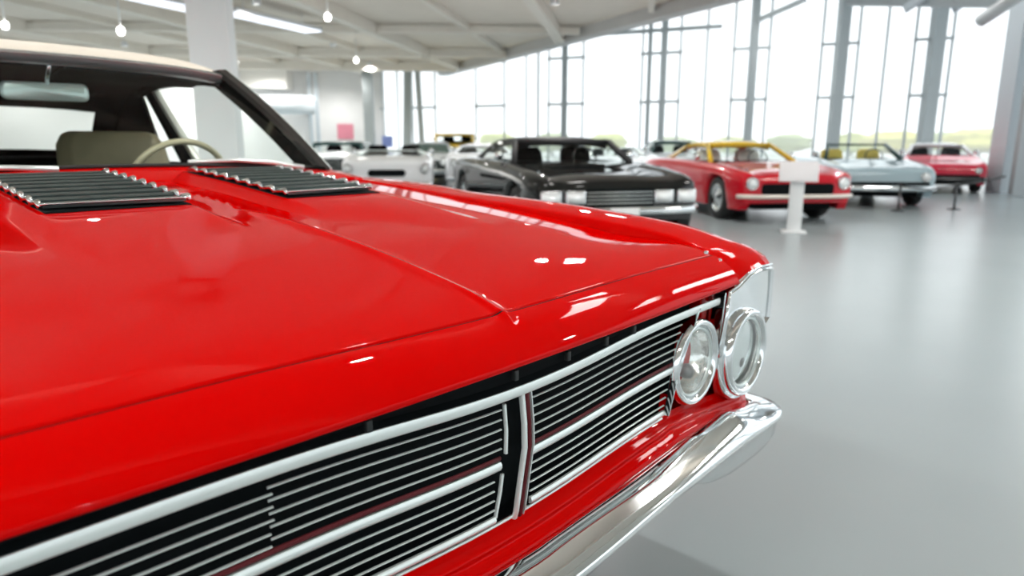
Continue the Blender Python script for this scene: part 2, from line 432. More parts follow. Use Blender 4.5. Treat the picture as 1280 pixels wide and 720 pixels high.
def ybc(x): return -.018+.012*(x/.86)**2
for a in lin(PI,1.5*PI,9)[1:-1]: addsec(-xc+.04*0+(R-.05)*math.cos(a),.03+(R-.05)*math.sin(a)+.0,math.cos(a),math.sin(a),-(xc+R*abs(math.cos(a))))
for x in lin(-xc,xc,61): addsec(x,ybc(x),0,-1,x)
for a in lin(1.5*PI,2*PI,9)[1:-1]: addsec(xc+(R-.05)*math.cos(a),.03+(R-.05)*math.sin(a),math.cos(a),math.sin(a),xc+R*abs(math.cos(a)))
for y in lin(.09,.45,8): addsec(.952-.04,y,1,0,.95)
b=MB(); b.sweep(secs); b.build('front_bumper',CHROME,car)
# ---- windshield frame, glass, top
PB=Vector((.775,1.724,1.030)); PT=Vector((.625,2.225,1.425))
for s in(1,-1):
    fr=MB(); secs=[]
    for t in lin(0,1,10):
        p=PB.lerp(PT,t)+Vector((0,-.018*math.sin(PI*t),.012*math.sin(PI*t))); x,y,z=p
        secs.append([(s*(x-.05),y+.005,z+.0),(s*(x-.035),y-.012,z+.006),(s*x,y-.006,z+.01),(s*(x+.012),y+.02,z),(s*(x+.006),y+.095,z-.02),(s*(x-.05),y+.10,z-.02)])
    fr.sweep(secs)
    fr.build('windshield_pillar',BLKGLOSS,car,angle=35)
for s in(1,-1):
    tr=MB(); tr.tube([(s*(PB.lerp(PT,t).x+.008),PB.lerp(PT,t).y+.012-.018*math.sin(PI*t),PB.lerp(PT,t).z+.012+.012*math.sin(PI*t)) for t in lin(-.02,1,12)],.0045,6)
    tr.build('pillar_trim',CHROME2,car)
def zhd(x): return 1.436-.022*(x/.63)**2-.012*(abs(x)/.63)**6
hd=MB()
hd.sweep([[(x,2.19,zhd(x)-.018),(x,2.185,zhd(x)-.004),(x,2.20,zhd(x)+.006),(x,2.25,zhd(x)+.004),(x,2.26,zhd(x)-.03),(x,2.20,zhd(x)-.03)] for x in lin(-.635,.635,25)])
hd.build('windshield_header',mat('satin_header',(.50,.53,.54),.3,.8),car,angle=40)
def ws(x,t):
    a=x; xb=a*.745; p=Vector(wsbase(xb)); q=Vector((a*.60,2.20,zhd(a*.6)-.02))
    r=p.lerp(q,t); r.y-=.03*math.sin(PI*t)*(1-a*a*.5); r.z+=.01*math.sin(PI*t); return r
V,F=gridmesh(ws,lin(-1,1,25),lin(0,1,10)); mk('windshield',V,F,GLASS,car)
g=MB(); g.tube([Vector(wsbase(x))+Vector((0,.0,.004)) for x in lin(-.775,.775,31)],.006,6); g.build('windshield_gasket',RUBBER,car)
# soft top : outer canvas and lining
def top(u,v,off=0):
    # u across -1..1, v along 0..1
    prof=[(0,2.215,1.438,.632),(.06,2.27,1.472,.65),(.2,2.5,1.505,.668),(.45,2.95,1.515,.675),(.62,3.3,1.475,.68),(.74,3.55,1.425,.69),(.85,3.8,1.29,.72),(1,4.08,1.06,.76)]
    y=interp([(p[0],p[1]) for p in prof],v); z=interp([(p[0],p[2]) for p in prof],v); w=interp([(p[0],p[3]) for p in prof],v)
    au=abs(u); x=u*w
    if v<.62: zz=z-(.022*au**2+.035*au**8)*sm(-.2,.15,v)-.012*au**6
    else: zz=z-(.02*au**2+.03*au**8)
    return Vector((x,y,zz))
V,F=gridmesh(lambda u,v:top(u,v),lin(-1,1,33),lin(0,.80,40))
st=mk('soft_top',V,F,CANVAS,car)
V,F=gridmesh(lambda u,v:top(u*.99,v)-Vector((0,0,.014)),lin(-1,1,25),lin(0.005,.80,30))
mk('top_lining',V,F,LINING,st)
# side of the top: black rail and rear quarters (both canvas outside, lining inside)
for s in(1,-1):
    def q(t,k):
        a=top(s,.615+.385*t); lo=Vector((s*.745,3.22+.88*t,1.035)); 
        return lo.lerp(a,k)
    V,F=gridmesh(q,lin(0,1,12),lin(0,1,6)); mk('top_quarter',V,F,CANVAS,st)
    V,F=gridmesh(lambda t,k:q(t,k)-Vector((s*.012,0,0)),lin(0,1,12),lin(0,1,6)); mk('quarter_lining',V,F,LINING,st)
    r=MB(); r.sweep([[top(s,v)+Vector(o) for o in((-s*.03,0,-.004),(s*.006,0,-.002),(s*.008,0,-.035),(-s*.03,0,-.05))] for v in lin(.01,.63,16)]); r.build('side_rail',LINING,st)
# rear part with window
def rearp(u,v): return top(u,v)
for (u0,u1) in((-1,-.82),(.82,1)):
    V,F=gridmesh(rearp,lin(u0,u1,5),lin(.80,1,8)); mk('rear_canvas',V,F,LINING,st)
V,F=gridmesh(rearp,lin(-.82,.82,9),lin(.80,.825,3)); mk('rear_canvas',V,F,LINING,st)
V,F=gridmesh(rearp,lin(-.82,.82,9),lin(.97,1,3)); mk('rear_canvas',V,F,LINING,st)
V,F=gridmesh(rearp,lin(-.82,.82,17),lin(.825,.97,6)); mk('rear_window',V,F,GLASS,car)
# side glass + posts
for s in(1,-1):
    V,F=gridmesh(lambda y,t:(s*(.742-.085*t),y+.32*t*(1-(y-1.9)/1.1*.0)*(1 if y<2.0 else .9*max(0,(2.98-y)/1.0)+.9*0),1.03+.365*t),lin(1.86,3.22,8),lin(0,1,5)); mk('side_window',V,F,GLASS,car)
    b=MB(); b.beam((s*.735,2.80,1.03),(s*.672,3.10,1.40),.022,.03,up=(1,0,0)); b.build('window_post',mat('cream_post',(.72,.74,.66),.35,.2),car,bev=.003)
    b=MB(); b.beam((s*.735,2.93,1.03),(s*.672,3.17,1.40),.03,.05,up=(1,0,0)); b.build('quarter_post',LINING,car)
    b=MB(); b.sweep([[(s*.70,y,1.0),(s*.70,y,1.045),(s*.745,y,1.04),(s*.75,y,1.0)] for y in lin(1.80,3.3,10)]); b.build('door_sill',LINING,car)
    # exterior mirror
# interior
it=MB(); it.box((0,2.9,.36),(.86,1.25,.03)); it.box((0,3.95,.7),(.72,.02,.32)); it.box((0,1.69,.6),(.74,.02,.30))
for s in(1,-1): it.box((s*.80,2.6,.65),(.02,1.2,.33))
it.build('cabin_tub',LINING,car)
V,F=gridmesh(lambda x,t:(x,1.68+.40*t,1.045-.0*t+.012*math.sin(PI*t)-.05*sm(.7,1,t)),lin(-.73,.73,15),lin(0,1,9)); mk('dashboard',V,F,LINING,car,thick=.03)
b=MB(); b.box((0,2.06,.86),(.70,.03,.12)); b.build('instrument_panel',BLKGLOSS,car,bev=.01)
def seat(x0,x1,y,ztop,name):
    se=empty(name,(0,0,0),parent=car)
    xc,w=(x0+x1)/2,(x1-x0)/2
    b=MB(); secs=[]
    for z,k,yy in((.55,1,0),(.75,1.0,.04),(1.0,.98,.10),(ztop-.06,.93,.135),(ztop-.012,.80,.15),(ztop,.66,.16)):
        secs.append([(xc-w*k,y+yy+.02,z),(xc-w*k*.8,y+yy-.02,z),(xc+w*k*.8,y+yy-.02,z),(xc+w*k,y+yy+.02,z),(xc+w*k*.9,y+yy+.11,z),(xc-w*k*.9,y+yy+.11,z)])
    b.sweep(secs); b.build('seat_back',LEATHER,se,bev=.01)
    b=MB(); b.box((xc,y-.26,.52),(w,.28,.09)); b.build('seat_cushion',LEATHER,se,bev=.03)
seat(.14,.64,2.76,1.19,'front_seat'); seat(-.64,-.14,2.76,1.17,'front_seat')
b=MB(); b.box((0,3.72,.80),(.62,.07,.27)); b.build('rear_bench',LINING,car,bev=.03)
# steering wheel
sw=empty('steering_wheel',(0,0,0),parent=car)
c=Vector((.412,2.27,.965)); axw=Vector((0,-.90,-.42)).normalized()
u=Vector((1,0,0)); w=axw.cross(u).normalized()
rim=MB(); rim.tube([c+(u*math.cos(t)+w*math.sin(t))*.195 for t in lin(0,2*PI,49)[:-1]],.0125,10,closed=True); rim.build('rim',CREAM,sw)
b=MB()
for a in(math.radians(195),math.radians(-15)):
    b=MB(); b.tube([c-axw*-.02,c+(u*math.cos(a)+w*math.sin(a))*.19],.008,6); b.build('spoke',CHROME,sw)
b=MB(); b.tube([c+axw*.0,c+axw*.35],.028,12); b.build('column',BLKGLOSS,sw)
# rear-view mirror
mi=empty('rear_view_mirror',(0,0,0),parent=car)
MIR=mat('mirror_back',(.60,.74,.70),.25,.4)
b=MB()
def rr(hw,hh,r,n=5):
    P=[]
    for cx,cz,a0 in((hw-r,hh-r,0),(-hw+r,hh-r,PI/2),(-hw+r,-hh+r,PI),(hw-r,-hh+r,1.5*PI)):
        for t in lin(a0,a0+PI/2,n): P.append((cx+r*math.cos(t),cz+r*math.sin(t)))
    return P
P=rr(.135,.033,.02)
Mz=Matrix.Rotation(math.radians(-8),3,'Z')
secs=[]
for y,k in((2.345,.97),(2.335,1),(2.325,.96),(2.322,.90)):
    secs.append([Vector((0,y-2.335,0))+Vector((p[0]*k,0,p[1]*k)) for p in P])
secs=[[Mz@v+Vector((0.0,2.335,1.318)) for v in s_] for s_ in secs]
b.sweep(secs); b.build('mirror_head',MIR,mi,angle=50)
b=MB(); b.tube([(0,2.25,1.405),(0,2.29,1.37),(.005,2.325,1.345)],.007,8); b.build('mirror_stem',CHROME,mi)
# sun visors
for s in(1,-1):
    b=MB(); b.box((s*.33,2.40,1.395),(.27,.10,.010),Matrix.Rotation(-.15,3,'X')); b.build('sun_visor',LINING,car,bev=.008)
# wipers
def wiper(pts,name='wiper'):
    wp=empty(name,(0,0,0),parent=car)
    b=MB(); b.tube(pts,[.007]*(len(pts)-1)+[.009],8); b.build('wiper_arm',CHROME2,wp)
    bl=[Vector(p)+Vector((0,.012,-.006)) for p in pts[:-1]]; b=MB(); b.tube(bl,.006,6); b.build('wiper_blade',RUBBER,wp)
def wp(x,dy,dz): 
    p=wsbase(x); return (x,p[1]+dy,p[2]+dz)
wiper([wp(-.62,-.02,.020),wp(-.45,-.05,.020),wp(-.30,-.085,.012),wp(-.20,-.115,.004)])
wiper([wp(.20,.01,.014),wp(.36,-.01,.022),wp(.50,-.03,.016),wp(.60,-.06,.004)])
# small rubber and chrome stops at the front hood corners
for s in(1,-1):
    for dx,dy,dz in((-.012,.012,.004),(.004,-.006,.002),(-.006,-.020,.0)):
        x=s*(.732+dx); y=.068+dy; z=zhood(.72,.075)+dz-(.012 if dy<0 else 0)
        b=MB(); b.lathe([(.0,.005),(.004,.004),(.0055,.0),(.0055,-.006)],(x,y,z),(0,-.3,1),12); b.build('corner_stop',CHROME,car)
# clips in the recess
for x in(-.30,-.03,.10,.21,.30):
    clip=MB(); clip.box((x,.010,.787+.05*x*x),(.004,.004,.008))
    clip.build('grille_clip',mat('dark_clip',(.02,.025,.025),.5,.3),grille,bev=.001)
# wheels
TIRE=mat('tire_rubber',(.018,.018,.018),.65,noise=.2,nscale=50)
def wheel(parent,x,y,r,wd,hubm,out,name='wheel'):
    w_=empty(name,(0,0,0),parent=parent)
    ax=(out,0,0); c=(x,y,r)
    b=MB(); b.lathe([(r*.62,-wd*.5),(r*.70,-wd*.52),(r*.93,-wd*.48),(r*.995,-wd*.30),(r,0),(r*.995,wd*.30),(r*.93,wd*.48),(r*.70,wd*.52),(r*.62,wd*.46)],c,ax,40); b.build('tire',TIRE,w_)
    b=MB(); b.lathe([(r*.66,-wd*.45),(r*.66,wd*.46),(r*.60,wd*.49),(r*.55,wd*.30),(r*.35,wd*.34),(r*.20,wd*.50),(r*.08,wd*.54),(0,wd*.54)],c,ax,32); b.build('hubcap',hubm,w_)
for y in(.86,3.78):
    for s in(1,-1): wheel(car,s*.80,y,.345,.21,CHROME,s)
b=MB(); b.box((0,2.4,.30),(.62,2.2,.06)); b.box((0,.8,.52),(.55,.55,.18)); b.build('chassis',BLACK,car)

# ================================================================== BACKGROUND CARS
def bgcar(name,label,px,d,beta,body,roofm,S,group='classic cars parked along the hall'):
    loc=W(lat(px,d),d); root=empty(name,loc,-(YAW+beta),label=label,cat='car',group=group)
    L,Wd,H=S.get('L',4.8),S.get('W',.92),S.get('H',1.24)
    belt=S.get('belt',.86); nose=S.get('nose',.70); wb=S.get('wb',(.82,L-1.1)); wr=S.get('wr',.33)
    sill=.20
    zt=[(0,nose-.07),(.03,nose),(.25,nose+.06),(.8,nose+.11),(1.5,belt),(L*.75,belt+.01),(L-.25,belt-.04),(L-.04,belt-.10),(L,belt-.2)]
    zc=[(0,nose-.03),(.03,nose+.03),(.25,nose+.08),(.8,nose+.14),(1.5,belt+.0),(L*.75,belt+.03),(L-.25,belt-.0),(L-.04,belt-.08),(L,belt-.18)]
    wt=[(0,Wd*.90),(.06,Wd*.95),(.4,Wd),(L*.5,Wd),(L-.5,Wd*.98),(L-.05,Wd*.93),(L,Wd*.88)]
    def arc(y):
        z=sill
        for yc in wb:
            dd=(wr+.06)**2-(y-yc)**2
            if dd>0: z=max(z,wr+math.sqrt(dd))
        return z
    ys=sorted(set([0,.015,.03,.06,.12]+lin(.2,L-.1,64)+[L-.04,L]))
    rows=[]
    hump=S.get('hump',.03)
    for y in ys:
        w_=interp(wt,y);t=interp(zt,y);c_=interp(zc,y);zb=arc(y)
        if y<.1: zb=max(zb,.30)
        half=[(0,t+.012),(.25*w_,t+.012),(.5*w_,t+.004),(.68*w_,t),(.78*w_,t*.4+c_*.6),(.86*w_,c_+hump*.3),(.94*w_,c_-.015),(.985*w_,c_-.06),(w_,c_-.14)]
        z0=c_-.14
        for k in range(1,7):
            tt=k/6; half.append((w_*(1-.04*sm(.5,1,tt)),z0+(zb-z0)*tt))
        half.append((w_*.8,zb))
        rows.append([(-x,y,z) for x,z in half[::-1]]+[(x,y,z) for x,z in half[1:]])
    n=len(rows[0]); V=[v for r in rows for v in r]; F=[]
    for i in range(len(rows)-1):
        for j in range(n-1): F.append((i*n+j,i*n+j+1,(i+1)*n+j+1,(i+1)*n+j))
    F.append(tuple(range(n))); F.append(tuple((len(rows)-1)*n+j for j in range(n))[::-1])
    mk('body',V,F,body,root,angle=50)
    b=MB(); b.box((0,L/2,.42),(Wd*.66,L/2-.12,.22)); b.build('underbody',BLACK,root)
    # greenhouse
    y0=S.get('y0',1.45); yr0=S.get('yr0',2.0); yr1=S.get('yr1',3.0); y1=S.get('y1',3.75)
    wb_=Wd*.80; wr_=Wd*S.get('roofw',.62); zr=H
    openc=S.get('open',False)
    bz=belt+.0
    glassm=S.get('glass',GLASS)
    pil=roofm
    def rf(u,v):
        y=yr0+(yr1-yr0)*v; au=abs(u)
        return (u*wr_,y,zr-.05*au**4-.05*(2*v-1)**4-.0*au)
    if not openc:
        V,F=gridmesh(rf,lin(-1,1,13),lin(0,1,11)); mk('roof',V,F,roofm,root,thick=.075)
    for s in(1,-1):
        b=MB(); b.beam((s*wb_,y0,bz),(s*wr_,yr0,zr-.07),.07,.06); b.build('windshield_pillar',pil if not openc else S.get('frame',CHROME2),root)
        if not openc:
            b=MB(); b.sweep([[(s*(wb_-.02),y1-.45,bz),(s*(wb_+.01),y1-.45,bz),(s*(wb_+.01),y1,bz),(s*(wb_-.02),y1,bz)],[(s*(wr_-.03),yr1-.12,zr-.06),(s*wr_,yr1-.12,zr-.07),(s*wr_,yr1+.02,zr-.09),(s*(wr_-.03),yr1+.02,zr-.08)]]); b.build('rear_pillar',pil,root)
    b=MB(); b.beam((-wr_,yr0,zr-.075),(wr_,yr0,zr-.075),.06,.07 if not openc else .04)
    b.build('windshield_header',pil if not openc else S.get('frame',CHROME2),root)
    def wsf(u,t): return (u*(wb_+(wr_-wb_)*t)*.97,y0+(yr0-y0)*t-.08*(1-u*u)*(1-t),bz+(zr-.07-bz)*t)
    V,F=gridmesh(wsf,lin(-1,1,9),lin(0,1,5)); mk('windshield',V,F,glassm,root)
    if not openc:
        V,F=gridmesh(lambda u,t:(u*(wb_+(wr_-wb_)*t)*.9,y1+(yr1-y1)*t,bz+(zr-.09-bz)*t),lin(-1,1,7),lin(0,1,4)); mk('rear_window',V,F,glassm,root)
        for s in(1,-1):
            V,F=gridmesh(lambda t,v:(s*(wb_+(wr_-wb_)*t),(y0+.08)*(1-t)+(yr0+.02)*t+v*((y1-.45-y0-.08)*(1-t)+(yr1-.12-yr0-.02)*t),bz+(zr-.08-bz)*t),lin(0,1,4),lin(0,1,5)); mk('side_window',V,F,glassm,root)
    # dark cabin floor just above the body shell, seats, steering wheel
    V,F=gridmesh(lambda x,y:(x,y,bz+.016),lin(-wb_*.95,wb_*.95,3),lin(y0+.12,y1-.1,3)); mk('cabin_opening',V,F,LINING,root)
    sm_=S.get('seatm',LINING)
    for s in(1,-1):
        b=MB(); b.sweep([[(s*.36-.22*k,2.35+yy,z),(s*.36+.22*k,2.35+yy,z),(s*.36+.22*k,2.47+yy,z),(s*.36-.22*k,2.47+yy,z)] for z,k,yy in((bz,1,0),(bz+.14,.95,.04),(bz+.20,.7,.06))]); b.build('front_seat',sm_,root,bev=.02)
    b=MB(); cc=Vector((.36,y0+.55,bz+.04)); b.tube([cc+Vector((.17*math.cos(t),.06*math.sin(t),.16*math.sin(t))) for t in lin(0,2*PI,25)[:-1]],.012,6,closed=True); b.build('steering_wheel',BLKGLOSS,root)
    # face
    gw=S.get('gw',.62); gz0,gz1=S.get('gz',(.42,nose-.07))
    b=MB(); P=[(x,-.018,z) for x,z in rr2(gw,(gz1-gz0)/2,.05,(gz0+gz1)/2)]; b.prism(P,(0,.05,0)); g_=b.build('grille',S.get('gm',BLACK),root,bev=.006)
    b=MB()
    for z in lin(gz0+.04,gz1-.04,4): b.beam((-gw+.03,-.022,z),(gw-.03,-.022,z),.008,.008)
    if S.get('bars',True): b.build('grille_bars',CHROME2,g_)
    hr=S.get('hr',.085)
    for hx in S.get('hx',(.70,)):
        for s in(1,-1):
            h=empty('headlight',(0,0,0),parent=root); cz=S.get('hz',nose-.10); c=(s*hx,-.01,cz)
            if S.get('square'):
                b=MB(); b.prism([(s*hx+p[0],-.03,cz+p[1]) for p in rr(hr*1.35,hr*.85,.02)],(0,.06,0)); b.build('bezel',CHROME,h,bev=.006)
                b=MB(); b.prism([(s*hx+p[0],-.036,cz+p[1]) for p in rr(hr*1.2,hr*.7,.02)],(0,.02,0)); b.build('lens',mat('frosted_lens',(.85,.88,.88),.2,.2,.5),h)
            else:
                b=MB(); b.lathe([(hr*.78,.01),(hr*.86,.03),(hr,.02),(hr*1.05,-.03)],c,(0,-1,0),24); b.build('bezel',CHROME,h)
                b=MB(); b.lathe([(hr*.8*math.cos(t),.03*math.sin(t)) for t in lin(0,PI/2,7)],c,(0,-1,0),20); b.build('lens',mat('frosted_lens',(.85,.88,.88),.2,.2,.5),h)
    bm_=S.get('bump',CHROME); bzc=S.get('bz',.40); bh=S.get('bh',.055)
    b=MB(); secs=[]
    for x in lin(-Wd*.98,Wd*.98,21):
        a=abs(x)/(Wd*.98); yb=-.10+.16*a**5
        secs.append([(x,yb-.03*math.cos(t)*1.0,bzc+bh*math.sin(t)) for t in lin(-PI/2,PI/2,7)]+[(x,yb+.04,bzc+bh*.8),(x,yb+.04,bzc-bh*.8)])
    b.sweep(secs); b.build('front_bumper',bm_,root)
    for s in(1,-1):
        b=MB(); b.beam((s*.30,.02,.40),(s*.30,-.08,.40),.05,.05); b.build('bumper_bracket',BLACK,root)
    if S.get('plate'):
        b=MB(); b.box((0,-.145,bzc-.01),(.17,.006,.05)); b.build('license_plate',mat('plate_white',(.8,.82,.82),.4),root,bev=.003)
    b=MB(); b.sweep([[(x,L+.0+.06*c,.42+.055*q_) for c,q_ in((-.5,1),(.5,.9),(1,0),(.5,-.9),(-.5,-1))] for x in lin(-Wd*.95,Wd*.95,11)]); b.build('rear_bumper',bm_,root)
    for yc in wb:
        for s in(1,-1): wheel(root,s*(Wd-.13),yc,wr,.20,S.get('hub',CHROME),s)
    for s in(1,-1):
        b=MB(); b.beam((s*wb_,y0+.32,bz+.0),(s*(wb_+.10),y0+.30,bz+.07),.015,.015); b.lathe([(0,.02),(.05,.015),(.06,0),(.05,-.02),(0,-.025)],(s*(wb_+.12),y0+.30,bz+.09),(0,-1,0),16); b.build('door_mirror',CHROME,root)
    if S.get('stripe'):
        V,F=gridmesh(lambda x,y:(x,y,interp(zt,y)+.0165-.001*abs(x)),lin(-.30,.30,5),lin(.03,1.40,16)); mk('hood_stripe',V,F,S['stripe'],root)
    return root
def rr2(hw,hh,r,cz): return [(x,z+cz) for x,z in rr(hw,hh,r)]
def paint(n,c,rough=.3): return mat(n,c,rough,0,1,.1,coatr=.03,coatior=1.35)
P_BLACK=mat('black_paint',(.006,.007,.007),.4,0,1,.0,coatr=.02,coatior=1.5); P_WHITE=paint('white_paint',(.82,.84,.86)); P_RED=paint('deep_red_paint',(.55,.008,.02))
P_SILV=paint('silver_blue_paint',(.42,.55,.60)); P_GREY=paint('pale_grey_paint',(.45,.47,.47)); P_YEL=paint('mustard_yellow_paint',(.75,.50,.03)); P_PINK=paint('bright_red_paint',(.72,.03,.07))
P_GRN=paint('dark_green_paint',(.03,.07,.065)); P_LSIL=paint('light_silver_paint',(.66,.69,.70))
TOPBLK=mat('black_top',(.02,.02,.022),.55)
CREAMTRIM=mat('cream_band',(.85,.78,.70),.3,.1,.4)
bgcar('black_car','black two-door car with black roof and chrome bumper, behind the red hood',777,7.5,math.radians(-15),P_BLACK,TOPBLK,dict(L=5.1,W=1.0,H=1.24,belt=.90,nose=.72,hx=(.52,.80),square=True,hr=.085,hz=.57,gw=.42,gz=(.46,.66),plate=True,bz=.42,bh=.045,roofw=.66,y0=1.5,yr0=1.95,yr1=3.2,y1=3.9))
bgcar('sports_car','deep red sports coupe with mustard yellow roof, behind the white sign stand',1002,9.9,math.radians(-7),P_RED,P_YEL,dict(L=4.6,W=.90,H=1.20,belt=.85,nose=.68,hx=(.70,),hr=.09,hz=.58,gw=.55,gz=(.42,.58),bump=CREAMTRIM,bz=.40,bh=.03,bars=False,seatm=mat('white_seat',(.75,.74,.7),.5),stripe=None))
bgcar('open_sports_car','silver blue open car with yellow seats, beyond the low barrier posts',1112,12.4,math.radians(11),P_SILV,P_SILV,dict(L=4.6,W=.88,H=1.20,belt=.84,nose=.66,hx=(.66,),hr=.085,hz=.56,gw=.74,gz=(.30,.47),bars=False,open=True,frame=P_GRN,seatm=mat('yellow_seat',(.75,.58,.10),.5),bz=.36))
bgcar('red_coupe','small bright red coupe farthest right, beside the grey column',1186,16.2,math.radians(25),P_PINK,P_WHITE,dict(L=4.4,W=.88,H=1.18,belt=.86,nose=.64,hx=(.66,),hr=.07,hz=.54,gw=.7,gz=(.26,.44),bump=BLKGLOSS,bz=.34,bars=False))
bgcar('white_convertible','white open car seen over the hood of the black car',790,15.6,math.radians(-4),P_WHITE,P_WHITE,dict(L=4.5,W=.84,H=1.12,belt=.86,nose=.70,open=True))
bgcar('green_car','dark green roofed car between the black car and the yellow roofed coupe',862,18.2,math.radians(0),P_LSIL,P_GRN,dict(L=4.6,W=.84,H=1.26,belt=.90,nose=.72))
bgcar('silver_car','silver car with dark framed upright windshield, seen past the windshield pillar',405,18.2,math.radians(0),P_LSIL,P_GRN,dict(L=4.6,W=.88,H=1.24,belt=.92,nose=.84,y0=1.3,yr0=1.45,yr1=3.2,y1=3.6,roofw=.74))
bgcar('white_sedan','low white car behind the far corner of the red hood, right of the silver car',482,12.6,math.radians(-6),P_WHITE,P_WHITE,dict(L=4.5,W=.84,H=1.08,belt=.92,nose=.80,open=True,gw=.34,gz=(.56,.68),bars=False))
bgcar('grey_car','pale grey car with dark windshield, in front of the slanted posts',527,19.4,math.radians(0),P_GREY,P_GREY,dict(L=4.5,W=.84,H=1.22,belt=.92,nose=.76,hx=(.62,),hr=.12,glass=mat('dark_green_glass',(.01,.06,.05),.1,0,.8)))
bgcar('white_roadster','white rounded car just left of the black car',602,15.2,math.radians(-2),P_WHITE,P_WHITE,dict(L=4.4,W=.82,H=1.16,belt=.94,nose=.82,hx=(.6,),hr=.10))
bgcar('yellow_van','mustard yellow van far back by the glass wall',566,26.0,math.radians(0),P_YEL,P_YEL,dict(L=4.4,W=.86,H=1.58,belt=1.26,nose=1.05,y0=.7,yr0=.95,yr1=3.9,y1=4.2,roofw=.86))

# ================================================================== DISPLAY THINGS
WHITEP=mat('white_powdercoat',(.80,.82,.83),.4,noise=.03,nscale=8)
# sign stand
d=8.9; p=W(lat(1001,d),d); st_=empty('sign_stand',p,-(YAW+.3),label='white pedestal with tilted white info panel, in front of the yellow roofed red coupe',cat='sign stand')
b=MB(); b.box((0,0,.012),(.15,.13,.012)); b.build('base',WHITEP,st_,bev=.004)
b=MB(); b.box((0,0,.40),(.085,.03,.38)); b.build('post',WHITEP,st_,bev=.006)
b=MB(); b.box((0,-.045,.79),(.235,.012,.135),Matrix.Rotation(-.35,3,'X')); b.build('panel',mat('panel_white',(.82,.80,.82),.35),st_,bev=.006)
# low barrier
def barrier(px,py,lab):
    dd=1.129/ math.tan(-elev(py)); q=W(lat(px,dd),dd)
    e=empty('barrier_post',q,0,label=lab,cat='barrier post')
    b=MB(); b.lathe([(0,0),(.11,0),(.115,.012),(.06,.025),(.02,.04),(0,.04)],(0,0,0),(0,0,1),20); b.build('base',BLKGLOSS,e)
    b=MB(); b.tube([(0,0,.03),(0,0,.44)],.018,10); b.build('pole',BLKGLOSS,e)
    b=MB(); b.lathe([(0,0),(.03,.0),(.035,.02),(.02,.04),(0,.045)],(0,0,.43),(0,0,1),14); b.build('cap',BLKGLOSS,e)
    return q
q0=barrier(1132,264,'black knee-high barrier post beside the front wheel of the silver blue car')
q1=barrier(1203,262,'black knee-high barrier post in front of the bright red coupe')
q2=W(lat(1262,15.5),15.5)
b=MB(); b.tube([q1.lerp(q2,.012)+Vector((0,0,.43)),q1.lerp(q2,.5)+Vector((0,0,.40)),q2+Vector((0,0,.43))],.022,8)
finish(b.build('barrier_rope',RUBBER),'black barrier rope running from the post to the grey column','rope')
b=MB(); b.tube([q0.lerp(q1,.03)+Vector((0,0,.43)),q0.lerp(q1,.5)+Vector((0,0,.36)),q0.lerp(q1,.97)+Vector((0,0,.43))],.012,8)
finish(b.build('barrier_rope',RUBBER),'thin black barrier rope hung between the two knee-high posts','rope')

# ================================================================== ROOM
def struct(o,label=None,cat=None): 
    o['kind']='structure'
    if label:o['label']=label
    if cat:o['category']=cat
    return o
FLOOR=mat('polished_floor',(.335,.385,.40),.25,0,0,.5,noise=.06,nscale=.9)
b=MB(); b.box((CX+6,CY+6,-.05),(48,48,.05)); struct(b.build('floor',FLOOR,smooth=False),'pale grey polished floor')
TAUPE=mat('taupe_ceiling',(.80,.73,.65),.8,noise=.05,nscale=2)
TAUPE2=mat('beam_paint',(.82,.77,.70),.7,noise=.05,nscale=3)
WALL=mat('wall_plaster',(.88,.87,.86),.8,noise=.03,nscale=1.5)
GREYP=mat('grey_post_paint',(.42,.46,.47),.5,noise=.05,nscale=4)
LGREY=mat('light_grey_column',(.60,.66,.70),.5,noise=.03,nscale=2)
WHITEC=mat('white_column_paint',(.90,.92,.93),.55,noise=.02,nscale=2)
A=(-6.3,34.0);B=(16.8,24.0)
def wallpt(px):
    k=(px-640)/FPX*math.cos(PIT); # l=k d
    dx,dy=B[0]-A[0],B[1]-A[1]
    t=(k*A[1]-A[0])/(dx-k*dy); return (A[0]+dx*t,A[1]+dy*t)
HW=7.6
def dof(px): return wallpt(px)[1]
# posts
trimn=[0]
def post(px,w,z0,z1,m=GREYP,dd=None,px1=None):
    trimn[0]+=1
    if dd: a=W(lat(px,dd),dd,z0); c_=W(lat(px1 or px,dd),dd,z1)
    else: l,d_=wallpt(px); a=W(l,d_-.15,z0); c_=W(l,d_-.15,z1)
    b=MB(); b.beam(a,c_,w,w,up=FWD); return struct(b.build('trim_%d'%trimn[0],m,smooth=False),'grey steel window post','post')
for px,w in((672,.10),(704,.24),(807,.15),(824,.22),(932,.26),(1038,.36),(1152,.40)): post(px,w,0,HW)
post(463,.42,0,4.5,dd=31.5); post(508,.34,0,4.45,dd=31.3,px1=513); post(529,.22,0,4.45,dd=31.0,px1=524)
# glass bays
edges=[470,529,613,704,824,932,1038,1152,1262]
for i in range(len(edges)-1):
    a,c_=edges[i],edges[i+1]
    la,da=wallpt(a);lc,dc=wallpt(c_)
    V=[W(la,da,0),W(lc,dc,0),W(lc,dc,HW),W(la,da,HW)]
    w_=struct(mk('window_%d'%(i+1),V,[(0,1,2,3)],WGLASS,smooth=False),'tall glass bay of the window wall','window')
    m_=MB()
    for f in (.20,.5,.80):
        l,d_=la+(lc-la)*f,da+(dc-da)*f
        if f!=.5 or i%2==0: m_.beam(W(l,d_-.04,0),W(l,d_-.04,HW),.08,.06,up=FWD)
    m_.build('mullion',mat('pale_mullion',(.50,.54,.55),.5),w_,smooth=False)
    t_=MB()
    for py in(122,55):
        z=zat(py,dof(1035))
        for f0,f1 in((0,.22),(.78,1)) :
            t_.beam(W(la+(lc-la)*f0,da+(dc-da)*f0-.05,z),W(la+(lc-la)*f1,da+(dc-da)*f1-.05,z),.08,.10)
    t_.build('transom',GREYP,w_,smooth=False)
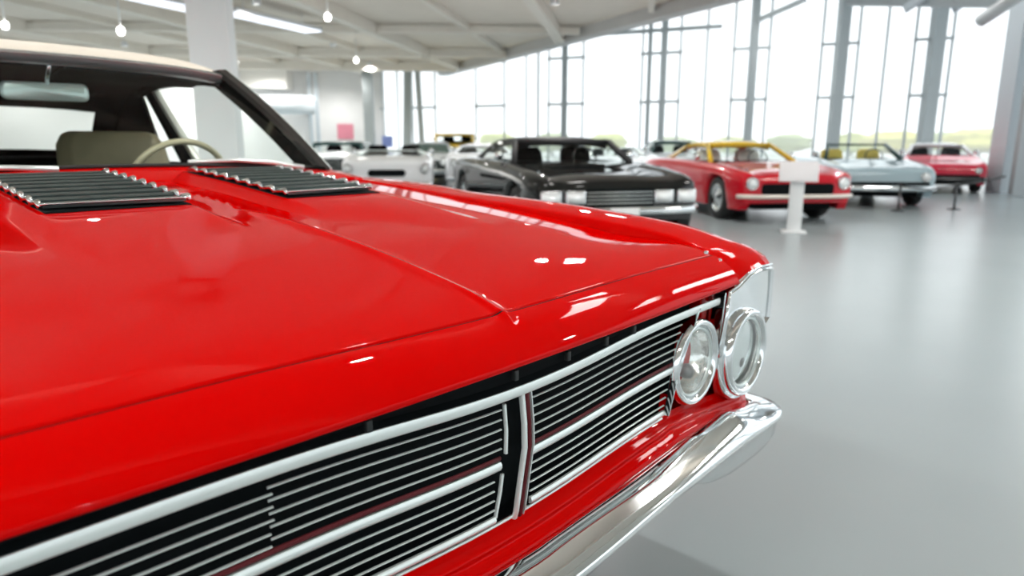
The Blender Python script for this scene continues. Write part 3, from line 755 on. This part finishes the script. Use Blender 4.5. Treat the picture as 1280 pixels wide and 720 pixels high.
# long transom rail
b=MB(); l0,d0=wallpt(669);l1,d1=wallpt(892); zz=zat(44,dof(740)); b.beam(W(l0,d0-.2,zz),W(l1,d1-.2,zz),.12,.14); struct(b.build('trim_20',GREYP,smooth=False),'grey transom rail','rail')
b=MB(); l0,d0=wallpt(933); b.beam(W(l0,d0-.3,zat(27,d0)),W(l0+1.2,d0-1.6,zat(2,d0-1.2)),.14,.16); struct(b.build('trim_21',GREYP,smooth=False),'grey bracket arm on a window post','bracket')
# walls
def wallbox(name,p,q,z0,z1,m,th=.2):
    b=MB(); P=[W(*p,z0),W(*q,z0),W(*q,z1),W(*p,z1)]; n=(P[1]-P[0]).cross(Vector((0,0,1))).normalized()*th
    b.prism(P,-n); return struct(b.build(name,m,smooth=False))
wallbox('wall_back',(-26,25.5),(-6.25,34.0),0,4.7,WALL)
wallbox('wall_left',(-26,-16),(-26,25.5),0,4.7,WALL)
# glazed wall on the right and behind the camera: solid base and posts with panes
def glazed(name,p,q,n0):
    P=[W(*p,0),W(*q,0),W(*q,HW),W(*p,HW)]
    w_=struct(mk(name,P,[(0,1,2,3)],WGLASS,smooth=False))
    m_=MB()
    for t in lin(0,1,n0):
        l=p[0]+(q[0]-p[0])*t; d_=p[1]+(q[1]-p[1])*t; m_.beam(W(l,d_,0),W(l,d_,HW),.22,.22,up=FWD)
    for z in(.05,3.0,5.0,HW-.1): m_.beam(W(*p,z),W(*q,z),.12,.12)
    m_.build('mullion',GREYP,w_,smooth=False)
glazed('window_9',(17,23.9),(20.5,-16),9); glazed('window_10',(20.5,-16),(-26,-16),10)
# right-hand columns
b=MB(); b.box(W(lat(1262,16.6),16.6,3.8),(.26,.26,3.8),Matrix.Rotation(-YAW,3,'Z')); struct(b.build('column',LGREY,smooth=False),'pale grey square column at the right edge','column')
b=MB(); b.box(W(lat(1296,15.2),15.2,3.8),(.22,.22,3.8),Matrix.Rotation(-YAW+.3,3,'Z')); struct(b.build('column',LGREY,smooth=False),'pale grey column cut off by the right edge','column')
b=MB(); b.box(W(lat(1276,16.0),16.0,3.8),(.08,.08,3.8),Matrix.Rotation(-YAW,3,'Z')); struct(b.build('column_pipe',GREYP,smooth=False),'dark grey downpipe between the two right-hand columns','pipe')
# white column behind the red car
dcol=8.2
b=MB(); b.box(W(lat(277,dcol),dcol,2.25),(.215,.215,2.25),Matrix.Rotation(-YAW+.2,3,'Z')); struct(b.build('column',WHITEC,smooth=False),'thick white square column behind the red car','column')
# ceilings
G1=(-2.9,32.6);G2=(20.5,-16)   # girder line (lower ceiling lies to its left)
gd=((4.15-(-2.6)),(18-32)); 
def gl(d): return -2.6+(32-d)*6.75/14.0
ZL=4.62
lowpoly=[W(gl(34.2),34.2,ZL),W(-6.3,34.2,ZL),W(-26,25.6,ZL),W(-26,-16,ZL),W(gl(-16),-16,ZL)]
b=MB(); b.prism(lowpoly,(0,0,.15)); struct(b.build('ceiling',TAUPE,smooth=False),'taupe lower ceiling')
hp=[W(gl(34.2),34.2,HW),W(gl(-16),-16,HW),W(gl(-16)+.1,-16.2,HW),W(24,-16.2,HW),W(20,24,HW),W(-6,35,HW)]
b=MB(); b.prism([W(gl(34.2),34.4,HW),W(-2,33,HW),W(17.2,24.2,HW),W(21,-16.2,HW),W(gl(-16),-16,HW)],(0,0,.2)); struct(b.build('ceiling_upper',WHITEC,smooth=False),'white upper ceiling')
b=MB(); b.beam(W(gl(33.4),33.4,5.95),W(gl(-15.8),-15.8,5.95),.45,3.3); struct(b.build('ceiling_beam',mat('girder_paint',(.62,.61,.60),.6,noise=.04,nscale=2),smooth=False),'deep grey girder where the lower ceiling ends','beam')
# joists
ang=math.radians(10.3); jd=Vector((math.sin(ang),math.cos(ang)))
k=0
for l0 in(-24,-20.5,-17.5,-14.8,-12.3,-10,-7.6,-5.2,-2.6,.2,3,6):
    d0=4.0 if l0<-6 else 2.0
    d1=33.2
    a=(l0,d0-2); 
    # walk until girder or wall
    t=0
    while True:
        l=a[0]+jd.x*t; dd=a[1]+jd.y*t
        wl=-26+ (dd-25.5)/(34-25.5)*(19.7) if dd>25.5 else -26
        if l>gl(dd)-.4 or dd>33.2 or l<wl+.3 and t>6: break
        t+=.1
    if t<2: continue
    b=MB(); hh=.32 if k%2==0 else .18
    b.beam(W(a[0],a[1],ZL-hh/2),W(a[0]+jd.x*t,a[1]+jd.y*t,ZL-hh/2),.28 if k%2==0 else .14,hh)
    struct(b.build('ceiling_beam',TAUPE2,smooth=False),'taupe ceiling beam','beam'); k+=1
UPFILL=mat('ceiling_fill_glow',(.9,.9,.9),.4,emit=(1,.96,.90),estr=2.6)
for dd,l0,l1,hh,cv in((-12,-24,12,.2,1),(-6,-24,11,.2,1),(-1,-24,9,.2,1),(4,-24,8,.2,1),(15,-18,4.5,.18,0),(21,-20,2.0,.18,0),(26,-20,-.2,.24,0),(30,-12,-2.4,.34,0)):
    zt_=ZL-.34 if cv else ZL-.08
    b=MB(); b.beam(W(l0,dd-.5,zt_-hh/2),W(l1,dd+.5,zt_-hh/2),.26,hh); o=struct(b.build('ceiling_beam',TAUPE2,smooth=False),'taupe cross beam under the ceiling','beam')
    if cv:
        b=MB(); b.beam(W(l0+.3,dd-.5,zt_+.006),W(l1-.3,dd+.5,zt_+.006),.20,.012); b.build('ceiling_fill_strip',UPFILL,o)  # glowing strip added on an out-of-view beam to brighten the ceiling
# roof edge at the upper right and pipe brace
b=MB(); b.beam(W(lat(1045,22),22,zat(3,22)+.1),W(lat(1300,18),18,zat(6,18)+.1),.5,.35); struct(b.build('ceiling_beam',GREYP,smooth=False),'grey edge beam at upper right','beam')
b=MB(); b.tube([W(lat(1205,15),15,zat(26,15)),W(lat(1250,14),14,zat(-8,14))],.13,14); struct(b.build('trim_22',WHITEP),'pale pipe brace at upper right','pipe')
for px in(1112,1170): 
    b=MB(); b.beam(W(lat(px,20.5),20.5,zat(12,20.5)),W(lat(px+22,20),20,zat(-6,20)),.10,.22); struct(b.build('trim_%d'%(30+px%10),LGREY,smooth=False),'grey rafter end','rafter')

# ---- lights
LAMP=mat('lamp_diffuser',(.9,.9,.9),.4,emit=(1,.98,.97),estr=9)
LAMPC=mat('cool_lamp_diffuser',(.9,.9,.95),.4,emit=(.80,.86,1),estr=1.5)
def luminaire(l,d,length,wd,z,m,label,group,a=ang):
    e=empty('ceiling_light',W(l,d,z),-(YAW+a),label=label,cat='ceiling light',group=group)
    b=MB(); b.box((0,0,.06),(wd/2+.02,length/2+.02,.05)); b.build('housing',WHITEP,e,bev=.01)
    b=MB(); b.box((0,0,0),(wd/2,length/2,.012)); b.build('diffuser',m,e)
    b=MB(); b.tube([(0,-length*.35,.1),(0,-length*.35,max(.12,ZL-z-.01))],.012,6); b.tube([(0,length*.35,.1),(0,length*.35,max(.12,ZL-z-.01))],.012,6); b.build('hanger',WHITEP,e)
    return e
LAMPS=[]
for l,d,a in LAMPS: luminaire(l,d,2.0,.40,4.25,LAMP,'long white ceiling light hung over the red car','ceiling lights over the red car',a)
# added out-of-view spots, fill light for the hood of the red car
SPOTB=mat('spot_can',(.75,.76,.77),.4)
def spot(x,y,tx,ty,P,z=4.2):
    e=empty('fill_spot',(x,y,z),0,label='added unseen fill spot aimed at the red car',cat='spotlight',group='added fill spots for the red car')
    ax=(Vector((tx,ty,.85))-Vector((x,y,z))).normalized()
    b=MB(); b.lathe([(.0,-.16),(.05,-.16),(.06,-.14),(.085,.02),(.075,.02),(.05,-.05),(0,-.05)],(0,0,0),ax,18); b.build('can',SPOTB,e)
    b=MB(); b.tube([Vector((0,0,0))-ax*.1,Vector((0,0,ZL-z-.002))-ax*.1],.012,6); b.build('stem',SPOTB,e)
    ld=bpy.data.lights.new('fill_spot_lamp','SPOT'); ld.energy=P; ld.spot_size=math.radians(75); ld.spot_blend=.6; ld.shadow_soft_size=.07; ld.color=(1,.97,.94)
    lo=bpy.data.objects.new('fill_spot_lamp',ld); COL.objects.link(lo); lo.parent=e; lo.location=ax*.03; lo.rotation_euler=ax.to_track_quat('-Z','Y').to_euler()
for x,y,tx,ty in((-3.6,-2.2,-.2,.2),(-4.4,-.6,.1,.3),(-4.0,1.4,-.2,.6),(-3.4,-3.6,.2,.1),(-5.0,2.8,.0,.8),(-3.2,.3,.1,.4)): spot(x,y,tx,ty,110)
# bright panels that mirror in the nose of the red car
LAMPB=mat('bright_lamp_diffuser',(.9,.9,.9),.4,emit=(1,.97,.93),estr=30)
def panel(x,y,ln,wd,rz,m,label,z=4.2):
    e=empty('ceiling_light',(x,y,z),rz,label=label,cat='ceiling light')
    b=MB(); b.box((0,0,.06),(wd/2+.02,ln/2+.02,.05)); b.build('housing',WHITEP,e,bev=.01)
    b=MB(); b.box((0,0,0),(wd/2,ln/2,.012)); b.build('diffuser',m,e)
    for q_ in(-.35,.35):
        b=MB(); b.tube([(0,ln*q_,.1),(0,ln*q_,ZL-z-.01)],.012,6); b.build('hanger',WHITEP,e)
panel(4.35,-.1,1.7,.50,0,LAMPB,'bright rectangular ceiling light mirrored right of the nose crease')
panel(7.9,-2.5,2.3,1.0,math.radians(-60),LAMPB,'wide bright ceiling light mirrored above the twin headlights')
panel(7.4,4.75,.7,.3,math.radians(-52),LAMPB,'small bright ceiling light mirrored as a thin line on the hood')
# hall downlights
def downlight(l,d,zc,P):
    z=zc-.25; e=empty('downlight',W(l,d,z),0,label='small round white ceiling downlight',cat='downlight',group='round downlights of the hall')
    b=MB(); b.lathe([(0,.14),(.09,.14),(.10,.12),(.11,-.02),(.095,-.02),(.085,.05),(0,.05)],(0,0,0),(0,0,1),18); b.build('can',SPOTB,e)
    b=MB(); b.lathe([(.084,.03),(.03,.02),(0,.02)],(0,0,0),(0,0,1),16); b.build('bulb',BULB,e)
    b=MB(); b.tube([(0,0,.13),(0,0,.245)],.012,6); b.build('stem',SPOTB,e)
    ld=bpy.data.lights.new('downlight_bulb','SPOT'); ld.energy=P; ld.spot_size=math.radians(160); ld.spot_blend=.7; ld.shadow_soft_size=.08; ld.color=(1,.98,.95)
    lo=bpy.data.objects.new('downlight_bulb',ld); COL.objects.link(lo); lo.parent=e; lo.location=(0,0,-.04)
BULB=mat('bulb_glow',(1,1,1),.3,emit=(1,.97,.90),estr=14)
for l,d in((-19,26.2),(-14.5,28.0),(-10,30.0),(-7.4,31.0)): downlight(l,d,ZL,320)  # extra row added to brighten the back wall
for d in(-11,-4,3,10,17,24,30):
    for l in(-20,-13,-6,1,8,15):
        if d>20 and l<-14: continue
        if l<gl(d)-1 and d<(25.5+(l+26)/19.75*8.5)-1: downlight(l,d,ZL,1000 if (d==3 and l==-6) else 220 if (d<8) else 330 if d<16 else 720)
        elif l>gl(d)+1 and l<16.5 and d<(24+(16.8-l)*10/23.1)-1: downlight(l,d,HW,230 if d<11 else 520)
def strip_light(px0,py0,px1,py1,z,label,wd=.45):
    d0=(z-CZ)/math.tan(elev(py0)); d1=(z-CZ)/math.tan(elev(py1)); p0=(lat(px0,d0),d0); p1=(lat(px1,d1),d1)
    c=((p0[0]+p1[0])/2,(p0[1]+p1[1])/2); L_=math.hypot(p1[0]-p0[0],p1[1]-p0[1]); a=math.atan2(p1[0]-p0[0],p1[1]-p0[1])
    luminaire(c[0],c[1],L_,wd,z,LAMPC,label,'cool white ceiling lights',a)
strip_light(300,16,400,40,4.2,'cool white ceiling light right of the thick white column',.55)
strip_light(165,-8,262,14,4.2,'cool white ceiling light left of the thick white column',.55)
BULB=mat('bulb_glow',(1,1,1),.3,emit=(1,.97,.90),estr=14)
for i,(px,py,d,lab) in enumerate([(8,15,14,'small glowing spotlight at the upper left corner'),(28,31,15,'small glowing spotlight just right of the corner one'),(167,38,14,'small glowing spotlight above the beige convertible top'),(418,21,16,'small glowing spotlight right of the cool ceiling light'),(302,77,18,'glowing spotlight beside the thick white column'),(450,75,24,'glowing spotlight beside the tall grey post'),(568,40,24,'glowing spotlight at the end of the deep girder'),(598,34,22,'glowing spotlight second along the deep girder')]):
    z=zat(py,d); e=empty('spotlight',W(lat(px,d),d,z),0,label=lab,cat='spotlight',group='hanging spotlights')
    b=MB(); b.lathe([(0,-.09),(.04,-.08),(.062,-.04),(.066,0),(.05,.05),(0,.07)],(0,0,0),(0,0,1),14); b.build('bulb',BULB,e)
    b=MB(); b.tube([(0,0,.05),(0,0,max(.1,ZL-z-.002))],.014,6); b.build('stem',WHITEP,e)
# ---- things on the back wall
def wallat(px):   # back wall line (-26,25.5)-(-6.25,34)
    k_=(px-640)/FPX*math.cos(PIT); dx,dy=19.75,8.5; t=(k_*25.5+26)/(dx-k_*dy); return (-26+dx*t,25.5+dy*t)
def onwall(px0,px1,py0,py1,name,m,label,cat,th=.08,off=.06):
    a=wallat(px0);c_=wallat(px1); a=(a[0],a[1]-off);c_=(c_[0],c_[1]-off); dm=(a[1]+c_[1])/2
    z1,z0=zat(py0,dm),zat(py1,dm); P=[W(*a,z0),W(*c_,z0),W(*c_,z1),W(*a,z1)]
    b=MB(); b.prism(P,FWD*-th); return finish(b.build(name,m,smooth=False,bev=.01),label,cat)
onwall(423,443,155,174,'poster',mat('pink_poster',(.80,.28,.36),.6,noise=.08,nscale=3),'square pink poster on the back wall','poster',.03,.03)
onwall(318,372,84,112,'air_conditioner',mat('cream_casing',(.88,.86,.82),.5),'cream boxy air unit high on the back wall','air unit',1.0,.05)
# round duct / canopy under the air unit
a=wallat(338);c_=wallat(404); dm=(a[1]+c_[1])/2-1.2
b=MB(); b.tube([W(a[0],a[1]-1.2,zat(132,dm)),W(c_[0],c_[1]-1.2,zat(130,dm))],.42,18); finish(b.build('air_duct',mat('duct_white',(.72,.78,.82),.45)),'fat white air duct running below the cream air unit','air duct')
for px in(396,404):
    a=wallat(px); b=MB(); b.beam(W(a[0],a[1]-.7,0),W(a[0],a[1]-.7,ZL-.3),.16,.16,up=FWD); trimn[0]+=1; struct(b.build('trim_%d'%(40+px%10),LGREY,smooth=False),'grey conduit on the back wall','conduit')
l,d_=wallpt(487); b=MB(); b.prism([W(l-.25,d_-.5,zat(184,d_)),W(l+.25,d_-.5,zat(184,d_)),W(l+.25,d_-.5,zat(170,d_)),W(l-.25,d_-.5,zat(170,d_))],FWD*-.04); finish(b.build('hanging_sign',mat('blue_sign',(.20,.26,.55),.5),smooth=False,bev=.005),'small blue sign by the tall grey post','sign')

# ================================================================== OUTSIDE
b=MB(); b.box((CX+70,CY+62,-.25),(110,110,.1)); struct(b.build('ground',mat('pale_bounce_ground',(.60,.61,.57),.9,noise=.08,nscale=.3),smooth=False))  # hidden ground, made pale to bounce daylight up to the ceiling
LEAF=[mat('leaf_a',(.42,.46,.10),.8,noise=.3,nscale=1.5),mat('leaf_b',(.30,.36,.14),.8,noise=.3,nscale=1.5),mat('leaf_c',(.55,.52,.12),.8,noise=.3,nscale=1.5)]
def tree(px,d,h,r,m,label):
    p=W(lat(px,d),d,-.15); e=empty('tree',p,0,label=label,cat='tree',group='trees beyond the glass wall')
    b=MB(); b.tube([(0,0,0),(.05,0,h*.5),(0,.05,h*.8)],[.16,.12,.06],8); b.build('trunk',mat('bark',(.16,.11,.07),.9,noise=.3,nscale=6),e)
    bm=bmesh.new(); bmesh.ops.create_icosphere(bm,subdivisions=3,radius=1)
    for v in bm.verts:
        n=v.co.normalized(); k_=1+.22*math.sin(5*n.x+px)*math.sin(4*n.y+2)+.15*math.sin(9*n.z+3*n.x+px)
        v.co=Vector((n.x*r*k_,n.y*r*k_,n.z*h*.42*k_+h*.62))
    V=[v.co.copy() for v in bm.verts]; F=[tuple(q.index for q in f.verts) for f in bm.faces]; bm.free()
    mk('crown',V,F,m,e)
T=[(1120,60,2.3,2.6,2,'round yellow-green tree right of the widest window post'),(1225,64,2.5,3.0,2,'yellow-green tree beside the grey column'),(1180,85,2.6,2.6,1,'low green tree between the two yellow-green trees'),(1065,78,2.5,2.4,0,'low pale tree left of the widest window post'),(985,78,2.3,2.3,1,'low dull green tree above the yellow roofed coupe'),(915,84,2.2,2.4,0,'low spreading tree behind the yellow roof'),(840,78,2.1,2.4,1,'low tree behind the green roofed car'),(760,86,2.4,2.5,0,'low tree right of the black roof'),(690,79,2.4,2.4,1,'low tree above the black roof'),(620,88,2.6,2.5,0,'low tree left of the black roof')]
for px,d,h,r,mi_,lab in T: tree(px,d,h,r,LEAF[mi_],lab)

# ================================================================== WORLD
w=bpy.data.worlds.new('world'); scn.world=w; w.use_nodes=True; nt=w.node_tree
bg=nt.nodes['Background']; bg.inputs[0].default_value=(.93,.97,1,1); bg.inputs[1].default_value=2.0
